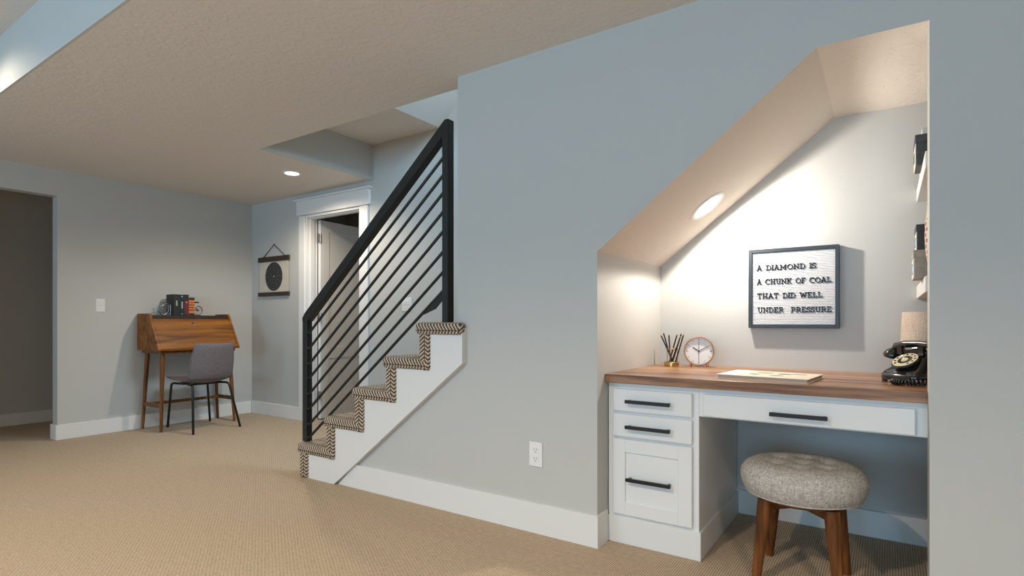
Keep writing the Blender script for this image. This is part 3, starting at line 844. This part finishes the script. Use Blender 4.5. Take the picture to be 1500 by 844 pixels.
# telephone: front edge turned half towards the sitter, half to the left
ang = math.atan2(-.66, .75)          # local +X runs along the front edge, -y is the front
tp = thing('rotary_telephone', 'black rotary desk telephone at the right end of the nook desk', 'telephone', (.092, 2.690, DZ), (0, 0, ang))
def ring_(w2, d2, dyo, z, n=40, e=.45):
    pts = []
    for i in range(n):
        a = 2*PI*i/n; ca, sa = math.cos(a), math.sin(a)
        pts.append((w2*math.copysign(abs(ca)**e, ca), dyo+d2*math.copysign(abs(sa)**e, sa), z))
    return pts
def loft(mb, rings):
    vs = [[mb.bm.verts.new(p) for p in r] for r in rings]
    n = len(vs[0])
    for a, b in zip(vs, vs[1:]):
        for k2 in range(n): mb.bm.faces.new((a[k2], a[(k2+1) % n], b[(k2+1) % n], b[k2]))
    mb.bm.faces.new(vs[0][::-1]); mb.bm.faces.new(vs[-1])
    return mb
loft(MB(), [ring_(.084, .098, 0, .009), ring_(.087, .101, 0, .013), ring_(.087, .101, 0, .030), ring_(.085, .098, 0, .034), ring_(.083, .096, .0, .0345), ring_(.081, .092, .002, .042),
            ring_(.074, .080, .012, .054), ring_(.066, .066, .022, .074), ring_(.062, .056, .028, .092), ring_(.064, .052, .030, .106), ring_(.062, .048, .030, .112)]).build('body', M['bakelite'], tp, autosmooth=50)
for sx_ in (-1, 1):
    for sy_ in (-1, 1):
        MB().cone((sx_*.066, sy_*.078, 0), (sx_*.066, sy_*.078, .011), .009, .010, 14).build('foot', M['slot'], tp, autosmooth=40)
dm = Matrix.Translation((0, -.050, .083)) @ Matrix.Rotation(math.radians(33), 4, 'X')
dl = MB().lathe([(0, -.030), (.036, -.030), (.045, -.006), (.049, .0), (.049, .003), (.046, .006), (0, .006)], 44, mat=dm).build('dial', M['bakelite'], tp, autosmooth=40)
MB().lathe([(.026, .0064), (.044, .0064), (.044, .0076), (.026, .0076), (.026, .0064)], 40, mat=dm).build('number_ring', M['ivory'], dl, autosmooth=40)
for i in range(10):
    a = math.radians(-40+i*30)
    MB().lathe([(0, .0078), (.0042, .0078), (.0042, .0088), (0, .0088)], 12, c=(.035*math.cos(a), .035*math.sin(a), 0), mat=dm).build('finger_hole', M['bakelite'], dl)
MB().lathe([(0, .0068), (.013, .0068), (.012, .0095), (0, .0095)], 24, mat=dm).build('dial_centre', M['ivory'], dl, autosmooth=40)
for sx_ in (-1, 1):
    MB().prism([(-.030, .108), (.060, .108), (.062, .142), (.052, .142), (.044, .126), (-.012, .126), (-.020, .142), (-.032, .142)], 'x', sx_*.044-.010, sx_*.044+.010).build('cradle', M['bakelite'], tp)
hs = MB()
pts = [(-.100, .010, .118), (-.090, .014, .136), (-.055, .016, .147), (0, .016, .150), (.055, .016, .147), (.090, .014, .136), (.100, .010, .118)]
hs.tube(pts, .013, 16, radii=[.014, .018, .015, .0135, .015, .018, .014])
hso = hs.build('handset', M['bakelite'], tp, smooth=True)
for s_ in (-1, 1):
    MB().lathe([(0, 0), (.028, 0), (.031, .004), (.031, .014), (.023, .026), (.014, .036), (0, .036)], 28,
               mat=Matrix.Translation((s_*.104, .000, .092)) @ Matrix.Rotation(math.radians(-16*s_), 4, 'Y')).build('handset_cap', M['bakelite'], hso, autosmooth=40)
# coiled cord lying in front of the telephone
def tl(x, y, z):
    dx, dy = x-.092, y-2.690; c, s_ = math.cos(ang), math.sin(ang)
    return Vector((dx*c+dy*s_, -dx*s_+dy*c, z))
path = [tl(.215, 2.66, .10), tl(.235, 2.60, .03), tl(.20, 2.545, .0128), tl(.13, 2.520, .0128), tl(.06, 2.505, .0128), tl(.020, 2.525, .0128), tl(.035, 2.553, .0128), tl(.10, 2.552, .0128), tl(.18, 2.575, .0128), tl(.25, 2.63, .0128), tl(.24, 2.70, .02)]
def cr(pp, t):
    n = len(pp)-1; i = min(int(t*n), n-1); u = t*n-i
    p0, p1, p2, p3 = pp[max(i-1, 0)], pp[i], pp[i+1], pp[min(i+2, n)]
    return .5*((2*p1)+(p2-p0)*u+(2*p0-5*p1+4*p2-p3)*u*u+(-p0+3*p1-3*p2+p3)*u**3)
cpts = []; turns = 60; NP = turns*9
for i in range(NP+1):
    t_ = i/NP; c0 = cr(path, t_); c1 = cr(path, min(1, t_+.003)); c2 = cr(path, max(0, t_-.003))
    tg = (c1-c2).normalized(); u = tg.cross(Vector((0, 0, 1))).normalized(); v_ = u.cross(tg); a = 2*PI*turns*t_
    cpts.append(c0+(u*math.cos(a)+v_*math.sin(a))*.0085)
MB().tube(cpts, .0030, 8).build('coiled_cord', M['cord'], tp, smooth=True)

# lamp behind the telephone
lp = thing('table_lamp', 'small table lamp with a beige linen drum shade behind the telephone', 'lamp', (.158, 2.95, DZ))
MB().lathe([(.110, .140), (.112, .140), (.106, .278), (.104, .278), (.110, .140)], 48).build('lamp_shade', M['shade'], lp, autosmooth=40)
MB().lathe([(0, 0), (.045, 0), (.045, .012), (.012, .018), (.010, .05), (.022, .08), (.010, .11), (.006, .20), (0, .20)], 28).build('lamp_base', M['brass'], lp, smooth=True)
MB().tube([(-.104, 0, .268), (0, 0, .262), (.104, 0, .268)], .0018, 6).tube([(0, -.104, .268), (0, 0, .262), (0, .104, .268)], .0018, 6).cone((0, 0, .19), (0, 0, .265), .003, .003, 8).build('shade_spider', M['brass'], lp)

# ================================================================== shelves
def shelf(z0, z1, label):
    o = MB().box(.108, XN-.0003, YW+T+.02, YN-.0003, z0, z1, .002, 1).build('floating_shelf', M['white'], org=Vector((.25, 2.7, z0)))
    tag(o, label, 'shelf', 'white shelves in the desk nook'); return o
S1, S2 = 1.588, 1.158
shelf(1.535, S1, 'upper white shelf at the right side of the desk nook')
shelf(1.102, S2, 'lower white shelf at the right side of the desk nook')
def keepbox(x0, y0, w_, d_, z, h, body, side, label):
    t = thing('storage_box', label, 'box', (x0+w_/2, y0+d_/2, z), group='lidded boxes on the nook shelves')
    O = Vector(t.location)
    MB().box(x0+.003, x0+w_-.003, y0+.003, y0+d_-.003, z, z+h*.75, .0015, 1).build('box_body', body, t, org=O)
    MB().box(x0, x0+w_, y0, y0+d_, z+h*.72, z+h, .002, 1).build('lid', body, t, org=O)
    MB().box(x0+.0008, x0+.0035, y0+.006, y0+d_-.006, z+.001, z+h*.715, .0005, 1).build('side_panel', side, t, org=O)
    c = (y0+d_/2, z+h*.36)
    m = MB()
    for a0, a1, b0, b1 in ((-.022, .022, .014, .018), (-.022, .022, -.018, -.014), (-.022, -.018, -.018, .018), (.018, .022, -.018, .018)):
        m.box(x0-.0015, x0+.0015, c[0]+a0, c[0]+a1, c[1]+b0, c[1]+b1)
    m.build('label_holder', M['pewter'], t, org=O)
    return t
keepbox(.086, 2.585, .24, .158, S1, .115, M['box_dark'], M['box_label'], 'charcoal lidded box with a pale side on the upper nook shelf')
keepbox(.078, 2.512, .26, .160, S2, .104, M['box_tan'], M['box_label'], 'greige lidded box on the lower nook shelf under a dark one')
keepbox(.087, 2.530, .22, .140, S2+.1045, .095, M['box_slate'], M['box_label'], 'dark slate lidded box stacked on the greige box')
# white magazine file
mf = thing('magazine_file', 'white upright file behind the charcoal box on the upper shelf', 'file', (.2, 2.80, S1))
MO = Vector(mf.location)
MB().prism([(2.752, S1), (2.99, S1), (2.99, S1+.10), (2.83, S1+.185), (2.752, S1+.185)], 'x', .115, .118).prism([(2.752, S1), (2.99, S1), (2.99, S1+.10), (2.83, S1+.185), (2.752, S1+.185)], 'x', .205, .208).box(.118, .205, 2.752, 2.755, S1, S1+.185).box(.118, .205, 2.752, 2.99, S1, S1+.003).box(.118, .205, 2.987, 2.99, S1, S1+.10).build('file_shell', M['white'], mf, org=MO)
MB().box(.121, .202, 2.757, 2.97, S1+.003, S1+.09).build('papers', M['paper'], mf, org=MO)
# wicker vase
wv = thing('wicker_vase', 'slim cream vase with brown woven bands on the lower nook shelf', 'vase', (.162, 2.452, S2))
prof = [(0, 0), (.032, 0), (.040, .03), (.050, .08), (.053, .13), (.052, .19), (.046, .235), (.045, .245), (.047, .25), (.041, .25), (.040, .235), (.045, .19), (0, .19)]
MB().lathe(prof, 36).build('vase_body', M['wicker'], wv, smooth=True)
# ================================================================== secretary desk
sd = thing('secretary_desk', 'golden wood secretary desk with slanted drop front on tapered legs', 'desk', (-5.57, 2.70, 0))
SO = Vector(sd.location)
sx0, sx1, sxt = XL+.018, -5.352, -5.545      # wall side, front at the bottom, front at the top
sy0, sy1 = 2.330, 3.076
sz0, sz1 = .736, 1.072
tk = .022
side = [(sx0, sz0), (sx1, sz0), (sx1, sz0+.012), (sxt, sz1), (sx0, sz1)]
for a, b in ((sy0, sy0+tk), (sy1-tk, sy1)):
    MB().prism(side, 'y', a, b).build('side_panel', M['desk_wood'], sd, org=SO)
m = MB()
m.box(sx0, sx1-.004, sy0+tk, sy1-tk, sz0, sz0+.02)
m.box(sx0, sxt-.012, sy0+tk, sy1-tk, sz1-.034, sz1-.014)
m.box(sx0, sx0+.012, sy0+tk, sy1-tk, sz0, sz1-.02)
m.build('case', M['desk_wood'], sd, org=SO)
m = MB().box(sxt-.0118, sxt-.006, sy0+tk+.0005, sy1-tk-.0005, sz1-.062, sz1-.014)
m.build('shadow_gap_strip', M['bar'], sd, org=SO)  # dark colour stands in for the shadow gap above the drop front
# drop front lying between the sides
dv = Vector((sxt-sx1, 0, sz1-sz0-.012)); L_ = dv.length; dn = dv.normalized(); nn = Vector((dn.z, 0, -dn.x))
p0 = Vector((sx1, 0, sz0+.016))+nn*-.004; p1 = p0+dn*(L_-.060)
q = [(p0.x, p0.z), (p1.x, p1.z), (p1.x-nn.x*.02, p1.z-nn.z*.02), (p0.x-nn.x*.02, p0.z-nn.z*.02)]
ff = MB().prism(q, 'y', sy0+tk+.002, sy1-tk-.002).build('drop_front', M['desk_wood'], sd, org=SO)
kp = p0+dn*(L_*.72)
MB().cone((kp.x, 2.692, kp.z), (kp.x+nn.x*.004, 2.692, kp.z+nn.z*.004), .009, .008, 18).build('keyhole', M['slot'], ff, org=SO)
m = MB().box(sx0+.03, sx1-.035, sy0+.03, sy1-.03, sz0-.028, sz0)
m.build('apron', M['desk_leg'], sd, org=SO)
legs = {}
for nm, fx, fy, tx, ty in (('fl', -5.425, 2.382, -5.425, 2.395), ('bl', -5.742, 2.362, -5.715, 2.395), ('fr', -5.440, 3.070, -5.450, 3.020), ('br', -5.742, 3.062, -5.715, 3.020)):
    MB().cone((fx, fy, 0), (tx, ty, sz0-.003), .0125, .0215, 18).build('leg', M['desk_leg'], sd, org=SO, autosmooth=40)
    legs[nm] = lambda z, a=(fx, fy), b=(tx, ty): (a[0]+(b[0]-a[0])*z/sz0, a[1]+(b[1]-a[1])*z/sz0, z)
zs = .235
for a, b in (('fl', 'bl'), ('fr', 'br')):
    MB().bar(legs[a](zs), legs[b](zs), .030, .034).build('stretcher', M['desk_leg'], sd, org=SO)
pa = [u*.2+v*.8 for u, v in zip(legs['fl'](zs), legs['bl'](zs))]; pb = [u*.2+v*.8 for u, v in zip(legs['fr'](zs), legs['br'](zs))]
MB().bar(pa, pb, .030, .026).build('stretcher', M['desk_leg'], sd, org=SO)

# books on the desk
BZ = sz1-.0134
def book(y0, y1, h, d, mat, label, bands=None, bandmat=None, title=None):
    x1 = sxt-.030; x0 = x1-d
    t = thing('book', label, 'book', ((x0+x1)/2, (y0+y1)/2, BZ), group='books on the secretary desk')
    O = Vector(t.location); c = .0028
    MB().box(x0, x1, y0, y0+c, BZ, BZ+h).box(x0, x1, y1-c, y1, BZ, BZ+h).box(x1-c*1.5, x1+.003, y0, y1, BZ, BZ+h, .0015, 1).build('cover', mat, t, org=O)
    MB().box(x0+.005, x1-c*1.5, y0+c, y1-c, BZ+.003, BZ+h-.004).build('pages', M['paper'], t, org=O)
    if bands:
        m = MB()
        for a, b in bands: m.box(x1+.0026, x1+.0042, y0+.002, y1-.002, BZ+h*a, BZ+h*b)
        m.build('spine_bands', bandmat, t, org=O)
    if title:
        yc = (y0+y1)/2; wd = min(.006, (y1-y0)*.16)
        for a, b in title: MB().box(x1+.0026, x1+.0042, yc-wd, yc+wd, BZ+h*a, BZ+h*b).build('spine_title', M['gilt'], t, org=O)
    return t
book(2.556, 2.611, .198, .14, M['book_black'], 'thick black book at the left end of the row on the wooden desk', title=[(.45, .70)])
book(2.612, 2.653, .197, .14, M['book_teal'], 'dark teal book with pale spine lettering on the wooden desk', title=[(.05, .09), (.33, .66), (.88, .94)])
book(2.654, 2.694, .199, .14, M['book_red'], 'maroon book with a black spine top on the wooden desk', bands=[(.72, 1.0), (0, .05)], bandmat=M['book_black'], title=[(.60, .66)])
book(2.695, 2.748, .172, .13, M['book_orange'], 'orange striped book with black spine ends on the wooden desk', bands=[(.86, 1.0), (.71, .735), (.56, .60), (.42, .46), (.28, .32), (0, .12)], bandmat=M['book_black'])

# two halves of a bicycle serving as book ends
def circle(c, r, n=28, plane='x'):
    return [(c[0], c[1]+r*math.cos(2*PI*i/n), c[2]+r*math.sin(2*PI*i/n)) for i in range(n)]
def wheel(c, r, parent):
    m = MB().tube(circle(c, r), .0052, 8, True)
    for i in range(6):
        a = PI*i/6
        m.cone((c[0], c[1]-r*math.cos(a), c[2]-r*math.sin(a)), (c[0], c[1]+r*math.cos(a), c[2]+r*math.sin(a)), .0012, .0012, 6)
    m.cone((c[0]-.008, c[1], c[2]), (c[0]+.008, c[1], c[2]), .007, .007, 12)
    return m.build('wheel', M['pewter'], parent, autosmooth=50)
b1 = thing('bicycle_bookend', 'pewter bicycle bookend with handlebars left of the books', 'bookend', (-5.645, 2.50, BZ), group='bicycle bookends')
MB().box(-.03, .03, -.02, .054, 0, .005, .001, 1).box(-.03, .03, .049, .054, 0, .10, .001, 1).build('end_plate', M['pewter'], b1)
wheel((0, 0, .050), .043, b1)
MB().tube([(0, 0, .050), (0, .022, .118), (0, .026, .140)], .0045, 8).tube([(0, .020, .112), (0, .050, .105)], .004, 8).tube([(0, .014, .092), (0, .050, .06)], .004, 8).tube([(0, 0.05, .105), (0, .05, .02)], .004, 8).build('fork', M['pewter'], b1, smooth=True)
MB().tube([(-.030, -.002, .142), (-.022, .012, .150), (0, .022, .146), (.022, .012, .150), (.030, -.002, .142), (.026, -.018, .144)], .004, 8).build('handlebar', M['pewter'], b1, smooth=True)
b2 = thing('bicycle_bookend', 'pewter bicycle bookend with a saddle right of the books', 'bookend', (-5.645, 2.80, BZ), group='bicycle bookends')
MB().box(-.03, .03, -.047, .03, 0, .005, .001, 1).box(-.03, .03, -.051, -.046, 0, .10, .001, 1).build('end_plate', M['pewter'], b2)
wheel((0, .014, .050), .043, b2)
MB().tube([(0, .014, .050), (0, -.044, .052)], .004, 8).tube([(0, .014, .050), (0, -.030, .105), (0, -.028, .122)], .004, 8).tube([(0, -.044, .052), (0, -.028, .125)], .0042, 8).build('rear_frame', M['pewter'], b2, smooth=True)
loft(MB(), [[(.016*math.cos(a)*s_, -.014+.040*math.sin(a)*s_, z) for a in [2*PI*i/20 for i in range(20)]] for s_, z in ((.6, .122), (1, .127), (1, .132), (.8, .136))]).build('saddle', M['book_black'], b2, smooth=True)

# ================================================================== desk chair
ch = thing('desk_chair', 'grey upholstered chair with thin black metal legs at the wooden desk', 'chair', (-5.35, 2.69, 0))
CHO = Vector(ch.location)
# side profile in local (x towards the room, z): seat front -> back top
pr_ = [(-.268, .452), (-.235, .462), (-.17, .455), (-.08, .447), (.0, .443), (.08, .443), (.145, .448), (.190, .466), (.218, .500), (.236, .56), (.252, .63), (.268, .70), (.282, .76), (.290, .800)]
wd_ = [.165, .185, .198, .205, .207, .206, .203, .200, .199, .198, .194, .186, .176, .166]
def shell(rng, name, closed_n=9):
    mb = MB(); th = .030
    top, bot = [], []
    idx = list(range(*rng))
    for i in idx:
        x, z = pr_[i]
        a = pr_[max(i-1, 0)]; b = pr_[min(i+1, len(pr_)-1)]
        t = Vector((b[0]-a[0], 0, b[1]-a[1])).normalized(); n = Vector((-t.z, 0, t.x))
        r1, r2 = [], []
        for k2 in range(closed_n):
            u = -1+2*k2/(closed_n-1)
            y = wd_[i]*u
            dish = .020*(u*u) if i < 8 else .034*(u*u)
            thk = th*(1-.55*abs(u)**4)
            if i == 0 or i == len(pr_)-1: thk *= .55
            p = Vector((x, y, z))+n*dish
            r1.append(mb.bm.verts.new(p+n*thk*.5)); r2.append(mb.bm.verts.new(p-n*thk*.5))
        top.append(r1); bot.append(r2)
    for A in range(len(top)-1):
        for k2 in range(closed_n-1):
            mb.bm.faces.new((top[A][k2], top[A+1][k2], top[A+1][k2+1], top[A][k2+1]))
            mb.bm.faces.new((bot[A][k2], bot[A][k2+1], bot[A+1][k2+1], bot[A+1][k2]))
        for k2 in (0, closed_n-1):
            mb.bm.faces.new((top[A][k2], bot[A][k2], bot[A+1][k2], top[A+1][k2]))
    for A in (0, len(top)-1):
        for k2 in range(closed_n-1):
            mb.bm.faces.new((top[A][k2], top[A][k2+1], bot[A][k2+1], bot[A][k2]))
    o = mb.build(name, M['chair_fabric'], ch, smooth=True)
    md = o.modifiers.new('Subdivision', 'SUBSURF'); md.levels = 2; md.render_levels = 2
    return o
shell((0, 8), 'seat')
shell((7, len(pr_)), 'backrest')
# seams along the shell edge
for sgn in (-1, 1):
    pts = []
    for i in range(len(pr_)):
        a = pr_[max(i-1, 0)]; b = pr_[min(i+1, len(pr_)-1)]
        t = Vector((b[0]-a[0], 0, b[1]-a[1])).normalized(); n = Vector((-t.z, 0, t.x))
        pts.append(Vector((pr_[i][0], sgn*(wd_[i]+.001), pr_[i][1]))+n*(.020 if i < 8 else .034))
    MB().tube(pts, .0045, 8).build('piping', M['chair_fabric'], ch, smooth=True)
def bend(p0, p1, p2, r, n=6):
    p0, p1, p2 = map(Vector, (p0, p1, p2)); a = p1+(p0-p1).normalized()*r; b = p1+(p2-p1).normalized()*r
    return [p0]+[(a*(1-t)**2+p1*2*t*(1-t)+b*t*t) for t in [i/n for i in range(n+1)]]+[p2]
feet = {(-1, -1): (-.285, -.158), (1, -1): (.272, -.198), (-1, 1): (-.278, .235), (1, 1): (.248, .245)}
zt2 = .424
for (sx_, sy_), (fx, fy) in feet.items():
    MB().tube(bend((fx, fy, 0), (sx_*.195, sy_*.165, zt2), (sx_*.02, sy_*.130, zt2), .035), .0105, 12).build('leg', M['black'], ch, smooth=True)
for sx_ in (-1, 1):
    MB().tube([(sx_*.10, -.15, zt2), (sx_*.10, .15, zt2)], .010, 12).box(sx_*.10-.02, sx_*.10+.02, -.10, -.06, zt2-.004, zt2+.014).box(sx_*.10-.02, sx_*.10+.02, .06, .10, zt2-.004, zt2+.014).build('cross_bar', M['black'], ch, autosmooth=50)

# ================================================================== hanging chart
hc = thing('wall_chart', 'small canvas chart with a dark disc hung by a cord between wooden bars', 'wall hanging', (-5.36, YB, 1.48))
HO = Vector(hc.location)
hx0, hx1 = -5.640, -5.095
MB().box(hx0+.012, hx1-.012, YB-.012, YB-.0105, 1.30, 1.65).build('canvas', M['canvas'], hc, org=HO)
MB().box(hx0, hx1, YB-.022, YB-.003, 1.634, 1.686, .002, 1).build('top_bar', M['bar'], hc, org=HO)
MB().box(hx0, hx1, YB-.022, YB-.003, 1.268, 1.310, .002, 1).build('bottom_bar', M['bar'], hc, org=HO)
dmx = Matrix.Translation((-5.362, YB-.012, 1.474)) @ Matrix.Rotation(PI/2, 4, 'X')
MB().lathe([(0, .0001), (.152, .0001), (.152, .0008), (0, .0008)], 56, mat=dmx).build('disc_print', M['chart_disc'], hc, org=HO)
MB().lathe([(0, .0008), (.008, .0008), (.008, .0014), (0, .0014)], 16, mat=dmx).build('disc_centre', M['canvas'], hc, org=HO)
MB().tube([(-5.552, YB-.012, 1.685), (-5.362, YB-.010, 1.812), (-5.170, YB-.012, 1.685)], .0035, 6).cone((-5.362, YB, 1.812), (-5.362, YB-.016, 1.814), .004, .005, 10).build('hanging_cord', M['string'], hc, org=HO)
